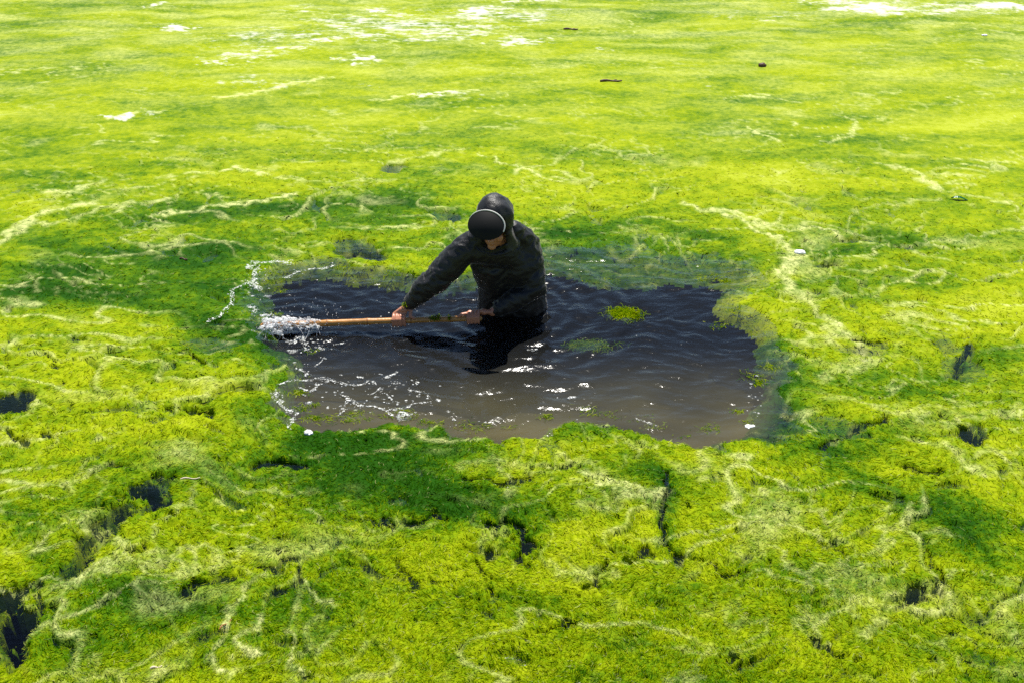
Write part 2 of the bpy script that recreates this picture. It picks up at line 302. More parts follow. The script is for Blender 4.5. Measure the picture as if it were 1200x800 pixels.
    tone = tone + .14 * (fbm(X * .35, Y * .35, 115, 2))
    bleach_haze = np.zeros(X.shape); wob1 = .05 * pn(X * 7, Y * 7, 193); wob2 = .05 * pn(X * 7, Y * 7, 195); pmod = np.clip(.45 + 1.1 * fbm(X * 11, Y * 15, 121, 3, .7), .3 + .5 * sst(5.0, 6.5, Y), 1.25)
    for pts, wd, s in PALE: bleach_haze = np.maximum(bleach_haze, (s + .15) * line(XJ + wob1, YJ + wob2, pts, wd * .8 + .6) * pmod)
    rl = np.abs(fbm(wx * .9, wy * 2.3, 131, 3)); bleach_haze = np.maximum(bleach_haze, .55 * np.exp(-(rl / .022) ** 2) * sst(.0, .5, pn(X * .7, Y * .9, 137) + .12))
    rl2 = np.abs(fbm(wx * 2.1, wy * 4.6, 141, 3)); bleach_haze = np.maximum(bleach_haze, .35 * np.exp(-(rl2 / .03) ** 2) * sst(.05, .5, pn(X * .9, Y * 1.1, 147)))
    bleach_haze = np.maximum(bleach_haze, .7 * (.35 + .65 * near) * np.clip(lip, 0, 1) * pmod)
    bleach_haze = np.maximum(bleach_haze, .35 * sst(.25, .7, fbm(wx * 1.3, wy * 1.9, 151, 3)))
    bleach_haze = np.maximum(bleach_haze, .36 * sst(7, 15, Y) * sst(-.3, .5, fbm(wx * .9, wy * 2.4, 157, 4, .6)))  # far mat whitened in patches: scum film plus distant haze as colour
    foam = np.zeros(X.shape); pat = sst(-.15, .45, fbm(X * 2.2, Y * 4.5, 161, 4, .65) + .1)
    for a in WHITE: foam = np.maximum(foam, a[4] * ell(X + jx * 4, Y + jy * 4, *a[:4], 1.1) * 2.0 * (.4 + .6 * pat))
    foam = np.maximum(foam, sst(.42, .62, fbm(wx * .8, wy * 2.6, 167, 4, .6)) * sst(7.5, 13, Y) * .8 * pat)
    h = h + .006 * bleach_haze + .01 * foam
    return h, np.clip(tone, -.2, 1.2), np.clip(bleach_haze, 0, 1), np.clip(foam, 0, 1)

# one sheet: finely divided where the photograph looks, coarse all round and out to the far water
az = np.concatenate([np.linspace(-math.pi, -R(64), 31)[:-1], np.linspace(-R(64), -R(41), 100)[:-1], np.linspace(-R(41), R(41), 820), np.linspace(R(41), R(64), 100)[1:], np.linspace(R(64), math.pi, 31)[1:-1]])
rad = np.concatenate([np.linspace(.25, 1.6, 12)[:-1], np.exp(np.linspace(math.log(1.6), math.log(19.5), 640)), np.exp(np.linspace(math.log(19.5), math.log(260), 46))[1:]])
NA, NR = len(az), len(rad)
RR, AA = np.meshgrid(rad, az, indexing='ij')
X = (RR * np.sin(AA)).ravel(); Y = (RR * np.cos(AA)).ravel()
spacing = np.maximum(np.gradient(rad)[:, None] * np.ones(NA), RR * np.gradient(az)[None, :]).ravel()
h, tone, bleach_haze, foam = fields(X, Y, spacing)
ii = np.arange(NR * NA).reshape(NR, NA); nx = np.roll(ii, -1, axis=1)
F = np.stack([ii[:-1], nx[:-1], nx[1:], ii[1:]], -1).reshape(-1, 4)[:, ::-1]
CUT = -.085
keep = (h[F] > CUT).any(1); F = F[keep]
used = np.zeros(len(X), bool); used[F.ravel()] = True
remap = np.cumsum(used) - 1
V = np.stack([X, Y, np.maximum(h, -.2)], -1)
me = np_mesh('algae_mat', V[used], remap[F])
attr(me, 'tone', tone[used]); attr(me, 'bleach_haze', bleach_haze[used]); attr(me, 'foam', foam[used])
me.materials.append(M_ALGAE)
mat_obj = link(bpy.data.objects.new('algae_mat', me))
tag(mat_obj, 'bright green floating algae carpet covering the water around the open pool', 'algae', kind='stuff')

# loose filaments standing off the mat, as many per square metre as can be made out
Hg = V[:, 2].reshape(NR, NA)
dense = (np.abs(AA.ravel()) < R(63)) & (RR.ravel() > 1.65) & (RR.ravel() < 19) & (h > -.085)
idx = np.flatnonzero(dense); NF = 315000
pw = np.clip(1.25 - RR.ravel()[idx] / 7.5, .0, 1); pw = pw * np.where(np.abs(AA.ravel()[idx]) > R(41), 1.1, 1) * np.where(RR.ravel()[idx] < 2.4, .5, 1); pw /= pw.sum()
pk = rng.choice(idx, NF, p=pw)
px_, py_, pz_ = V[pk, 0] + rng.normal(0, .004, NF), V[pk, 1] + rng.normal(0, .004, NF), V[pk, 2]
tf, bf, ff = tone[pk], bleach_haze[pk], foam[pk]
# wisps torn off the rim, drifting in small knots on the open water
PW = np.array(POOLW); kn = []
for _ in range(70):
    k = rng.integers(len(PW)); a_, b_ = PW[k], PW[(k + 1) % len(PW)]; c_ = a_ + (b_ - a_) * rng.random(); c_ = c_ + (np.array([0, 5.1]) - c_) * abs(rng.normal(0, .07)); m_ = rng.integers(8, 60); sg = rng.uniform(.008, .03)
    kn.append(np.stack([rng.normal(c_[0], sg * 1.5, m_), rng.normal(c_[1], sg, m_)], -1))
kn = np.concatenate(kn); nk = len(kn); NF += nk
px_, py_, pz_ = np.concatenate([px_, kn[:, 0]]), np.concatenate([py_, kn[:, 1]]), np.concatenate([pz_, rng.uniform(-.004, .006, nk)])
tf, bf, ff = np.concatenate([tf, rng.normal(.4, .15, nk)]), np.concatenate([bf, np.zeros(nk)]), np.concatenate([ff, np.zeros(nk)])
dist = np.hypot(px_, py_)
flow = 2.6 * fbm(px_ * .9, py_ * .9, 201, 2) * 2 + 1.2 * pn(px_ * 5, py_ * 5, 207)
ang = flow + rng.normal(0, .55, NF) + (rng.random(NF) < .2) * rng.uniform(0, 6.28, NF)
L = rng.uniform(.011, .038, NF) * (.6 + dist / 9); wd = rng.uniform(.0007, .0017, NF) * (.5 + dist / 6)
rise = rng.uniform(.0005, .0035, NF); bend = rng.normal(0, .7, NF)
pts = []
for k in range(3):
    t = k / 2.0; a = ang + bend * (t - .5) * 2
    cx = px_ + np.cos(a) * L * (t - .5); cy = py_ + np.sin(a) * L * (t - .5)
    cz = pz_ + .0006 + rise * (1 - (2 * t - 1) ** 2) * 1.2 + rng.normal(0, .0012, NF)
    tw = rng.uniform(-.5, .5, NF); ww = wd * (1 - .5 * abs(2 * t - 1))
    ox, oy, oz = -np.sin(a) * ww * np.cos(tw), np.cos(a) * ww * np.cos(tw), ww * np.sin(tw)
    pts += [np.stack([cx - ox, cy - oy, cz - oz], -1), np.stack([cx + ox, cy + oy, cz + oz], -1)]
FV = np.stack(pts, 1).reshape(-1, 3)
b0 = (np.arange(NF) * 6)[:, None]
FF = np.concatenate([b0 + np.array([[0, 1, 3, 2]]), b0 + np.array([[2, 3, 5, 4]])])
me = np_mesh('algae_filaments', FV, FF)
rep = lambda a: np.repeat(a, 6)
attr(me, 'tone', rep(np.clip(tf + rng.normal(.02, .20, NF), -.2, 1.1))); attr(me, 'bleach_haze', rep(np.clip(bf + (rng.random(NF) < .03) * .4, 0, 1))); attr(me, 'foam', rep(ff))
me.materials.append(M_FIL)
fil = link(bpy.data.objects.new('algae_filaments', me), mat_obj); fil['kind'] = 'stuff'

# ================================================================== WATER AND BED
BODY = (0.0, 5.62); SPL = tuple(float(q) for q in G(335, 380))
gx = np.concatenate([[-260, -60, -15, -5], np.linspace(-2.2, 2.2, 300), [5, 15, 60, 260]])
gy = np.concatenate([[-260, -60, -10, 0, 2.5], np.linspace(3.5, 6.9, 250), [8, 12, 20, 60, 260]])
WX, WY = np.meshgrid(gx, gy); wm = (np.abs(WX) < 2.3) & (WY > 3.4) & (WY < 7)
wm = wm * sst(2.2, 1.9, np.abs(WX)) * sst(3.5, 3.7, WY) * sst(6.9, 6.6, WY)
rb = np.hypot((WX - BODY[0]), (WY - BODY[1])) ; rs = np.hypot(WX - SPL[0], WY - SPL[1])
q1 = WX + .12 * pn(WX * 2, WY * 2, 301); q2 = WY + .12 * pn(WX * 2, WY * 2, 303)
wz = .0050 * pn(q1 * 3.2, q2 * 6.5, 305) + .0050 * pn(q1 * 6, q2 * 12, 307) + .0032 * pn(q1 * 12, q2 * 24, 309) + .0012 * pn(q1 * 26, q2 * 48, 310)
wz = wz + .0046 * np.sin(rb * 46 + 2 * pn(WX * 3, WY * 3, 311)) * np.exp(-((rb - .4) / .55) ** 2) + .0035 * np.sin(rs * 60 + 2 * pn(WX * 3, WY * 3, 313)) * np.exp(-(rs / .6) ** 2)
wz = wz + .003 * np.sin(rb * 23 - 1 + 2 * pn(WX * 2, WY * 2, 315)) * sst(.3, .8, rb)
wz = wz * wm * 1.0
n1, n2 = WX.shape; wi = np.arange(n1 * n2).reshape(n1, n2)
wf = np.stack([wi[:-1, :-1], wi[:-1, 1:], wi[1:, 1:], wi[1:, :-1]], -1).reshape(-1, 4).tolist()
wv = np.stack([WX.ravel(), WY.ravel(), wz.ravel()], -1).tolist()
# closed below, so that the water has depth
base = len(wv); rim = list(wi[0, :]) + list(wi[1:, -1]) + list(wi[-1, -2::-1]) + list(wi[-2:0:-1, 0])
wv += [[wv[r][0], wv[r][1], -1.3] for r in rim]; nr = len(rim)
for k in range(nr): wf.append([int(rim[k]), base + k, base + (k + 1) % nr, int(rim[(k + 1) % nr])])
wf.append([base + k for k in range(nr)][::-1])
water = mesh_obj('water', wv, wf, M_WATER); water['kind'] = 'structure'
# stirred murk over the opening; its browner front stands in for the sunlit bed
silt_bedlight = (.20 + .72 * sst(5.3, 4.3, WY) * (.85 + .5 * fbm(WX * 1.4, WY * 2.2, 411, 3))) 
wsd = seg_dist(WX.ravel(), WY.ravel(), POOLW, True); wsd[inside(WX.ravel(), WY.ravel(), POOLW)] *= -1; silt_bedlight = silt_bedlight * sst(.22, .04, wsd).reshape(WX.shape)
attr(water.data, 'silt_bedlight', np.concatenate([np.clip(silt_bedlight, 0, 1).ravel(), np.zeros(nr)]))
bxs = np.concatenate([[-250, -20], np.linspace(-4, 4, 110), [20, 250]]); bys = np.concatenate([[-250, -5], np.linspace(1, 10, 120), [25, 250]])
BX, BY = np.meshgrid(bxs, bys); BED = -.84
bz = -.6 * sst(4.15, 3.7, BY) + np.clip(-.17 - .26 * (BY - 4.3), -.9, -.17) - .32 * np.exp(-((BX - .0) ** 2 + (BY - 5.64) ** 2) / .2) + .07 * fbm(BX * 2.2, BY * 2.2, 401, 3) * (np.abs(BX) < 10)
n1, n2 = BX.shape; wi = np.arange(n1 * n2).reshape(n1, n2)
bed = mesh_obj('seabed', np.stack([BX.ravel(), BY.ravel(), bz.ravel()], -1).tolist(), np.stack([wi[:-1, :-1], wi[:-1, 1:], wi[1:, 1:], wi[1:, :-1]], -1).reshape(-1, 4).tolist(), M_MUD); bed['kind'] = 'structure'

# ================================================================== FOAM AND WHITE WATER
_bm = bmesh.new(); bmesh.ops.create_icosphere(_bm, subdivisions=2, radius=1); ICO_V = np.array([v.co[:] for v in _bm.verts]); ICO_F = np.array([[v.index for v in f.verts] for f in _bm.faces]); _bm.free()
class Blobs:
    def __init__(s): s.V = []; s.F = []; s.n = 0
    def add(s, c, r, rz=0, jit=.22):
        v = ICO_V * (1 + rng.normal(0, jit, (len(ICO_V), 1))) * np.array(r); c_, s_ = math.cos(rz), math.sin(rz)
        v = np.stack([v[:, 0] * c_ - v[:, 1] * s_, v[:, 0] * s_ + v[:, 1] * c_, v[:, 2]], -1) + np.array(c)
        s.V.append(v); s.F.append(ICO_F + s.n); s.n += len(v)
    def strand(s, pts, wpx, z=.003, fill=1.0):
        """a lacy ribbon of froth of changing width, with side threads and a few bubbles"""
        P = np.array(to_world(pts)); sc = float(G(pts[0][0] + 1, pts[0][1])[0] - G(*pts[0])[0]); wdt = wpx * sc / 2
        sl = np.concatenate([[0], np.cumsum(np.hypot(*np.diff(P, axis=0).T))]); sd_ = rng.uniform(0, 50)
        for rep_ in range(3):
            n = max(6, int(sl[-1] / .006)); t = np.linspace(0, sl[-1], n); x = np.interp(t, sl, P[:, 0]); y = np.interp(t, sl, P[:, 1])
            off = rep_ * 7.7 + sd_; am = wdt * (1.2 if rep_ == 0 else 2.6)
            x = x + am * pn(t * 14 + off, t * 0 + off, 5); y = y + am * pn(t * 14 + off, t * 0 - off, 6)
            ww = wdt * (1 if rep_ == 0 else .45) * np.clip(.35 + 1.3 * pn(t * 30 + off, t * 0, 8) + .5 * pn(t * 90 + off, t * 0, 9), .03, 1.3)
            tx, ty = np.gradient(x), np.gradient(y); q = np.hypot(tx, ty) + 1e-9; nx_, ny_ = -ty / q, tx / q
            zz = z + rng.normal(0, .0006, n)
            rows = [np.stack([x + nx_ * ww * e, y + ny_ * ww * e, zz + (.003 if e == 0 else 0)], -1) for e in (-1, 0, 1)]
            v = np.stack(rows, 1).reshape(-1, 3); k = np.arange(n - 1)[:, None] * 3
            f = np.concatenate([k + np.array([[0, 3, 1]]), k + np.array([[1, 3, 4]]), k + np.array([[1, 4, 2]]), k + np.array([[2, 4, 5]])])
            s.V.append(v); s.F.append(f + s.n); s.n += n * 3
        for _ in range(int(sl[-1] / .03)):
            t = rng.uniform(0, sl[-1]); r = rng.lognormal(math.log(.003), .4); s.add((np.interp(t, sl, P[:, 0]) + rng.normal(0, wdt * 1.5), np.interp(t, sl, P[:, 1]) + rng.normal(0, wdt * 1.5), z), (r * 1.5, r, r * .5), rng.uniform(0, 3))
    def bits(s, px, py, rx, ry, n, size, z=.002):
        for _ in range(n):
            a = rng.uniform(0, 6.28); q = math.sqrt(rng.random()); x, y = (float(v) for v in G(px + rx * q * math.cos(a), py + ry * q * math.sin(a)))
            r = size * rng.lognormal(0, .5); s.add((x, y, z), (r * rng.uniform(.8, 1.8), r * rng.uniform(.6, 1.1), r * .35), rng.uniform(-.6, .6))
    def build(s, name, mat, parent=None):
        m = np_mesh(name, np.concatenate(s.V), np.concatenate(s.F)); m.materials.append(mat)
        return link(bpy.data.objects.new(name, m), parent)
Z4 = lambda L: [(300 + .2667 * a, 380 + .2667 * b) for a, b in L]
Z3 = lambda L: [(290 + .1833 * a, 290 + .1833 * b) for a, b in L]
fm = Blobs()
for L, wp in (([(80,290),(100,330),(140,375),(170,400),(150,460),(160,490)],6),([(90,265),(180,250),(300,240),(380,262),(440,275),(500,250),(530,265)],3),([(190,280),(240,300),(280,265)],3.5),
              ([(365,310),(400,325),(450,355),(520,360),(560,375),(610,405)],3.5),([(395,340),(390,380),(360,405)],1.2),([(600,375),(650,375),(690,350),(770,345)],3),([(560,240),(620,215)],4),([(700,245),(710,270)],4),
              ([(670,290),(740,300),(760,330)],2.5),([(580,310),(600,335)],2.5),([(500,315),(550,285)],3),([(150,90),(200,55),(225,115)],4),([(260,195),(300,150)],2),([(440,235),(470,240)],4),([(590,262),(640,262)],3),([(345,95),(390,85)],3.5),([(205,200),(225,235)],6)):
    fm.strand(Z4(L), wp * 1.25, .006)
fm.bits(*Z4([(450,300)])[0], 70, 24, 90, .0042); fm.bits(*Z4([(800,350)])[0], 90, 30, 40, .0036); fm.bits(360, 410, 30, 20, 45, .0045); fm.bits(640, 480, 60, 20, 16, .0035)
fm.bits(*Z4([(655,400)])[0], 3, 2, 3, .012); fm.bits(885, 470, 12, 30, 22, .004); fm.bits(420, 350, 90, 24, 30, .0026); fm.bits(760, 430, 110, 50, 12, .0028)
fm.strand([(745,490),(770,500)], 3); fm.bits(622, 410, 8, 2, 5, .006)
foam_obj = fm.build('foam', M_LACE); tag(foam_obj, 'white foam scraps and lacy strands drifting on the open dark water', 'foam', kind='stuff')
fe = Blobs()
for L, wp in (([(0,150),(60,122),(150,110),(230,112),(290,125)],6),([(70,140),(40,200),(45,260),(80,290)],7),([(20,270),(60,275),(90,300)],5),([(250,215),(310,185),(345,178)],5),([(390,165),(500,155),(545,140)],4),([(0,395),(40,410),(60,440)],5),([(255,620),(320,630)],4)):
    fe.strand(Z3(L), wp * 1.2, .028)
fe.strand([(243,383),(260,375),(272,360),(273,345),(292,336)], 5, .034)
fe.bits(300, 345, 18, 28, 50, .0042, .026)
fe_obj = fe.build('foam', M_LACE); tag(fe_obj, 'thick white foam line along the left edge of the algae by the pole end', 'foam', kind='stuff')

# ================================================================== PERSON
def ring_chain(bm, pts, radii, seg=14):
    """closed tapered tube through pts with rounded ends"""
    P = [Vector(p) for p in pts]; rr = list(radii)
    d0 = (P[1] - P[0]).normalized(); d1 = (P[-1] - P[-2]).normalized()
    P2 = [P[0] - d0 * rr[0] * .9, P[0] - d0 * rr[0] * .55] + P + [P[-1] + d1 * rr[-1] * .55, P[-1] + d1 * rr[-1] * .9]
    r2 = [rr[0] * .35, rr[0] * .8] + rr + [rr[-1] * .8, rr[-1] * .35]
    rings = []
    for i, p in enumerate(P2):
        d = (P2[min(i + 1, len(P2) - 1)] - P2[max(i - 1, 0)]).normalized()
        a = d.orthogonal().normalized(); b = d.cross(a)
        if rings:   # keep the rings aligned
            pass
        rings.append((p, a, b, r2[i]))
    prev = None; vr = []
    for p, a, b, r in rings:
        if prev is not None:
            d = a.cross(b); a = (prev - d * prev.dot(d)).normalized(); b = d.cross(a)
        prev = a
        vr.append([bm.verts.new(p + (a * math.cos(t) + b * math.sin(t)) * r) for t in [2 * math.pi * k / seg for k in range(seg)]])
    for A, B in zip(vr[:-1], vr[1:]):
        for k in range(seg): bm.faces.new((A[k], A[(k + 1) % seg], B[(k + 1) % seg], B[k]))
    bm.faces.new(vr[0][::-1]); bm.faces.new(vr[-1])
def ellipsoid(bm, c, r, M=None):
    g = bmesh.ops.create_icosphere(bm, subdivisions=3, radius=1)['verts']
    for v in g:
        q = Vector((v.co.x * r[0], v.co.y * r[1], v.co.z * r[2])) + Vector(c)
        v.co = M @ q if M is not None else q
def remeshed(name, bm, voxel, smooth=3, fac=.5):
    bmesh.ops.recalc_face_normals(bm, faces=bm.faces[:])
    m0 = bpy.data.meshes.new('tmp'); bm.to_mesh(m0); bm.free(); o = bpy.data.objects.new('tmp', m0); col.objects.link(o)
    r = o.modifiers.new('r', 'REMESH'); r.mode = 'VOXEL'; r.voxel_size = voxel
    if smooth: s = o.modifiers.new('s', 'SMOOTH'); s.iterations = smooth; s.factor = fac
    dg = bpy.context.evaluated_depsgraph_get(); me = bpy.data.meshes.new_from_object(o.evaluated_get(dg)); me.name = name
    bpy.data.objects.remove(o); bpy.data.meshes.remove(m0)
    me.polygons.foreach_set('use_smooth', [True] * len(me.polygons))
    return me
def displace(me, fn):
    me.update(); out = []
    for v in me.vertices: out.append(v.co + v.normal * fn(v.co))
    for v, c in zip(me.vertices, out): v.co = c
    me.update()

person = link(bpy.data.objects.new('person', None)); person.location = (0, 5.64, BED)
tag(person, 'person in a dark hooded jacket standing waist-deep, bending to push a bamboo pole', 'person')
PM = Matrix.Translation(-person.location)
def person_part(me, name, mat, parent=None):
    me.transform(PM); me.materials.clear(); me.materials.append(mat); me.name = name
    return link(bpy.data.objects.new(name, me), parent or person)

# pole axis (nearly level, resting on the water)
PA, PB = W(312, 382, 5.31), W(556, 373.5, 5.33); PR = .0215
paxis = (PB - PA).normalized()
def on_pole(px):
    t = (px - 312) / (556 - 312); return PA + (PB - PA) * t
sw = Blobs()
for _ in range(420):
    x0 = 310 + 64 * rng.random() ** 1.3; c = on_pole(x0); q = abs(rng.normal(0, 1)); a = rng.uniform(-.6, 3.3); big = 1.1 - (x0 - 310) / 85
    rad_ = PR * .8 + .022 * q * big; r = rng.lognormal(math.log(.0042), .5) * (1.2 - .5 * (x0 - 310) / 64)
    sw.add((c.x + rng.normal(0, .012), c.y - math.cos(a) * rad_ * 1.3, max(.003, c.z + math.sin(a) * rad_)), (r * rng.uniform(1.0, 3.0), r, r * rng.uniform(.5, 1.0)), rng.uniform(-.7, .7))
for _ in range(120):
    x, y = (float(v) for v in G(rng.uniform(296, 400), rng.uniform(364, 398))); r = rng.uniform(.0014, .0036)
    sw.add((x, y, rng.random() ** 2 * .13), (r, r, r * 1.5), 0, .1)
for _ in range(26):
    x, y = (float(v) for v in G(rng.uniform(443, 480), rng.uniform(378, 388))); r = rng.uniform(.0015, .004); sw.add((x, y, rng.random() ** 2 * .05), (r, r, r * 1.3), 0, .1)
sw_bm = bmesh.new()
for _ in range(110):                 # thrown threads of water
    c = on_pole(312 + 66 * rng.random() ** 1.2); a = rng.uniform(-.5, 3.4); ln = rng.uniform(.025, .085); v = Vector((rng.normal(.1, .5), -math.cos(a), math.sin(a) * .8)); p0 = c + Vector((0, -math.cos(a), math.sin(a))) * PR; rr = rng.uniform(.0009, .0026)
    P = [p0 + v * ln * t + Vector((rng.normal(0, .002), rng.normal(0, .002), -ln * 1.1 * t * t)) for t in (0, .25, .5, .75, 1)]
    for p in P: p.z = max(p.z, .002)
    ring_chain(sw_bm, P, [rr, rr * 1.3, rr, rr * .8, rr * .5], 5)
sw_bm.verts.index_update(); sw.V.append(np.array([v.co[:] for v in sw_bm.verts])); tri = bmesh.ops.triangulate(sw_bm, faces=sw_bm.faces[:]); sw.F.append(np.array([[v.index for v in f.verts] for f in sw_bm.faces]) + sw.n); sw_bm.free()
sw_obj = sw.build('white_water_splash', M_SPRAY); tag(sw_obj, 'frothy white splash where the bamboo pole breaks the water', 'splash', kind='stuff')
rsh, rel, rwr = W(546, 291, 5.40), W(509, 327, 5.36), W(478, 358, 5.36)
lsh, lel, lwr = W(616, 286, 5.54), W(628, 338, 5.47), W(577, 366, 5.39)
hip = Vector((.0, 5.64, -.02)); waist = Vector((-.005, 5.60, .20)); chest = Vector((-.045, 5.50, .41)); neck = W(588, 287, 5.44)
hc = W(578, 260, 5.34)                                 # centre of the head
fw = Vector((-.24, -.94, -.24)).normalized(); up0 = Vector((.02, -.25, .95)); lf = up0.cross(fw).normalized(); up = fw.cross(lf).normalized()
HM = Matrix(((lf.x, fw.x, up.x, hc.x), (lf.y, fw.y, up.y, hc.y), (lf.z, fw.z, up.z, hc.z), (0, 0, 0, 1)))   # head frame: x left, y forward, z up

bm = bmesh.new()
feet = [Vector((-.16, 5.72, BED + .05)), Vector((.16, 5.62, BED + .05))]
knees = [Vector((-.15, 5.60, -.40)), Vector((.15, 5.52, -.40))]
for s, k, f in ((-1, knees[0], feet[0]), (1, knees[1], feet[1])):
    ring_chain(bm, [hip + Vector((s * .09, 0, -.06)), k, f + Vector((0, 0, .04))], [.085, .058, .042])
    ring_chain(bm, [f + Vector((0, .03, -.01)), f + Vector((s * .02, -.13, -.02))], [.04, .032])
ring_chain(bm, [hip + Vector((-.06, 0, 0)), waist + Vector((-.05, 0, 0)), chest + Vector((-.07, 0, 0)), neck + Vector((-.05, 0, -.09))], [.09, .08, .062, .035])
ring_chain(bm, [hip + Vector((.06, 0, 0)), waist + Vector((.05, 0, 0)), chest + Vector((.07, 0, 0)), neck + Vector((.05, 0, -.09))], [.09, .08, .062, .035])
ring_chain(bm, [rsh, neck + Vector((0, .02, -.06)), lsh], [.055, .07, .055])
ring_chain(bm, [neck + Vector((0, .04, -.08)), neck + Vector((0, .02, 0)), HM @ Vector((0, -.03, -.08))], [.05, .052, .052])
for a, b, c in ((rsh, rel, rwr), (lsh, lel, lwr)):
    ring_chain(bm, [a, (a + b) / 2, b, (b * .7 + c * .3), c], [.052, .046, .038, .040, .027])
# head: skull, jaw, chin, cheeks, nose, lips, brow, ears
for c, r in (((0, -.02, .03), (.076, .096, .092)), ((0, .03, -.045), (.058, .058, .075)), ((0, .068, -.098), (.026, .022, .02)), ((.038, .055, -.035), (.026, .026, .026)), ((-.038, .055, -.035), (.026, .026, .026)),
             ((0, .098, -.033), (.016, .020, .014)), ((0, .090, -.012), (.010, .012, .030)), ((.013, .090, -.038), (.009, .010, .008)), ((-.013, .090, -.038), (.009, .010, .008)), ((0, .082, -.062), (.024, .011, .006)), ((0, .080, -.072), (.021, .011, .007)),
             ((.03, .07, .022), (.026, .012, .009)), ((-.03, .07, .022), (.026, .012, .009)), ((.080, -.015, -.01), (.010, .022, .032)), ((-.080, -.015, -.01), (.010, .022, .032))):
    ellipsoid(bm, (c[0] + .010, c[1], c[2] - .03), r, HM)
def hand(bm, wrist, pxs, order, thumb_dir):
    """four fingers closed round the pole from above, thumb leaving the side of the palm"""
    toward = Vector((0, -1, 0)); upv = Vector((0, 0, 1)); toward = (toward - paxis * toward.dot(paxis)).normalized(); upv = toward.cross(paxis); upv = upv if upv.z > 0 else -upv
    rf0 = [.0088, .0092, .0088, .0078]; tipa = [-75, -85, -80, -70]; mids = []
    for k in range(4):
        c = on_pole(pxs[k]); rf = rf0[k]
        def at(deg, extra): return c + (toward * math.cos(R(deg)) + upv * math.sin(R(deg))) * (PR + extra)
        mcp = at(108, .020) + (wrist - c) * .06; pip = at(42, .017); dip = at(-22, .011); tip = at(tipa[k], .009)
        ring_chain(bm, [mcp, (mcp + pip) / 2 + (toward * .3 + upv) * .004, pip, dip, tip], [rf * 1.12, rf, rf * 1.08, rf * .95, rf * .82], 10)
        ring_chain(bm, [wrist.lerp(mcp, .12), wrist.lerp(mcp, .55), mcp], [.017, .0145, rf * 1.2], 10); mids.append(mcp)
    idx = mids[0]; basep = wrist.lerp(idx, .32) + paxis * thumb_dir * .016
    c = on_pole(pxs[0]) + paxis * thumb_dir * .024
    t1 = wrist.lerp(idx, .62) + paxis * thumb_dir * .030 + toward * .006; t2 = c + upv * (PR + .012) + toward * .004 + paxis * thumb_dir * .012; t3 = c + upv * (PR + .003) + toward * .014 + paxis * thumb_dir * .034
    ring_chain(bm, [wrist.lerp(idx, .2), basep, t1, t2, t3], [.016, .0165, .0125, .0108, .009], 10)
    ellipsoid(bm, wrist.lerp((mids[1] + mids[2]) / 2, .5), (.030, .022, .020))
hand(bm, rwr, [474.5, 469.8, 465.2, 461], None, 1)
hand(bm, lwr, [548.5, 552.8, 557, 561], None, -1)
body_me = remeshed('body', bm, .0043, 1, .4)
body = person_part(body_me, 'body', M_SKIN)
# eyes in the shade of the brim
for s in (-1, 1):
    b_ = bmesh.new(); ellipsoid(b_, (s * .031 + .010, .066, -.026), (.0125, .0125, .0125), HM); m_ = bpy.data.meshes.new('eye'); b_.to_mesh(m_); b_.free()
    m_.polygons.foreach_set('use_smooth', [True] * len(m_.polygons)); person_part(m_, 'eye', M_EYE, body)

# jacket: torso and sleeves in one piece of cloth
bm = bmesh.new()
hem = Vector((.0, 5.65, -.16))
for s in (-1, 1):
    o = Vector((s, 0, 0))
    ring_chain(bm, [hem + o * .085, hip + o * .08, waist + o * .075, chest + o * .085 + Vector((0, .02, 0)), neck + o * .055 + Vector((0, .03, -.075))], [.145, .142, .135, .135, .085])
ring_chain(bm, [rsh + Vector((.01, .0, -.01)), neck + Vector((-.02, .02, -.055)), neck + Vector((.03, .03, -.055)), lsh + Vector((-.012, 0, -.01))], [.078, .092, .092, .082])
ring_chain(bm, [W(600, 270, 5.46), W(612, 280, 5.52)], [.062, .075])
ring_chain(bm, [W(562, 276, 5.40), W(550, 286, 5.41)], [.055, .07])
ring_chain(bm, [neck + Vector((0, .03, -.05)), neck + Vector((0, .035, .01))], [.105, .085])
ring_chain(bm, [rsh, rsh.lerp(rel, .5) + Vector((0, .01, -.005)), rel + Vector((.004, 0, -.006)), rel.lerp(rwr, .5), rwr.lerp(rel, .10)], [.084, .086, .074, .062, .042])
ring_chain(bm, [lsh, lsh.lerp(lel, .5), lel + Vector((0, 0, .002)), lel.lerp(lwr, .5), lwr.lerp(lel, .12)], [.088, .083, .074, .062, .043])
jm = remeshed('jacket', bm, .009, 9, .5)
def fold(co):
    p = co * 1.0
    q = p + mnoise.noise_vector(p * 5) * .05
    a = 1 - abs(mnoise.noise(Vector((q.x * 9, q.y * 9, q.z * 16)))) * 2
    b = 1 - abs(mnoise.noise(Vector((q.x * 22 + 7, q.y * 22, q.z * 30)))) * 2
    f = .012 * max(a, -.2) * (.5 + mnoise.noise(p * 4)) + .006 * b
    for A, B, sc in ((rsh, rwr, 1), (lsh, lwr, .8)):      # creases across the sleeves
        ax = (B - A); t = (p - A).dot(ax) / ax.length_squared; d = (p - A - ax * t).length
        if 0 < t < 1.05 and d < .13: f += sc * .006 * (1 - 2.2 * abs(mnoise.noise(Vector((t * 11 + 2 * mnoise.noise(p * 6), (p.x - p.z) * 5, 3.3 * sc))))) * min(1, 4 * t)
    return f - .004
displace(jm, fold)
jacket = person_part(jm, 'jacket', M_JACKET)
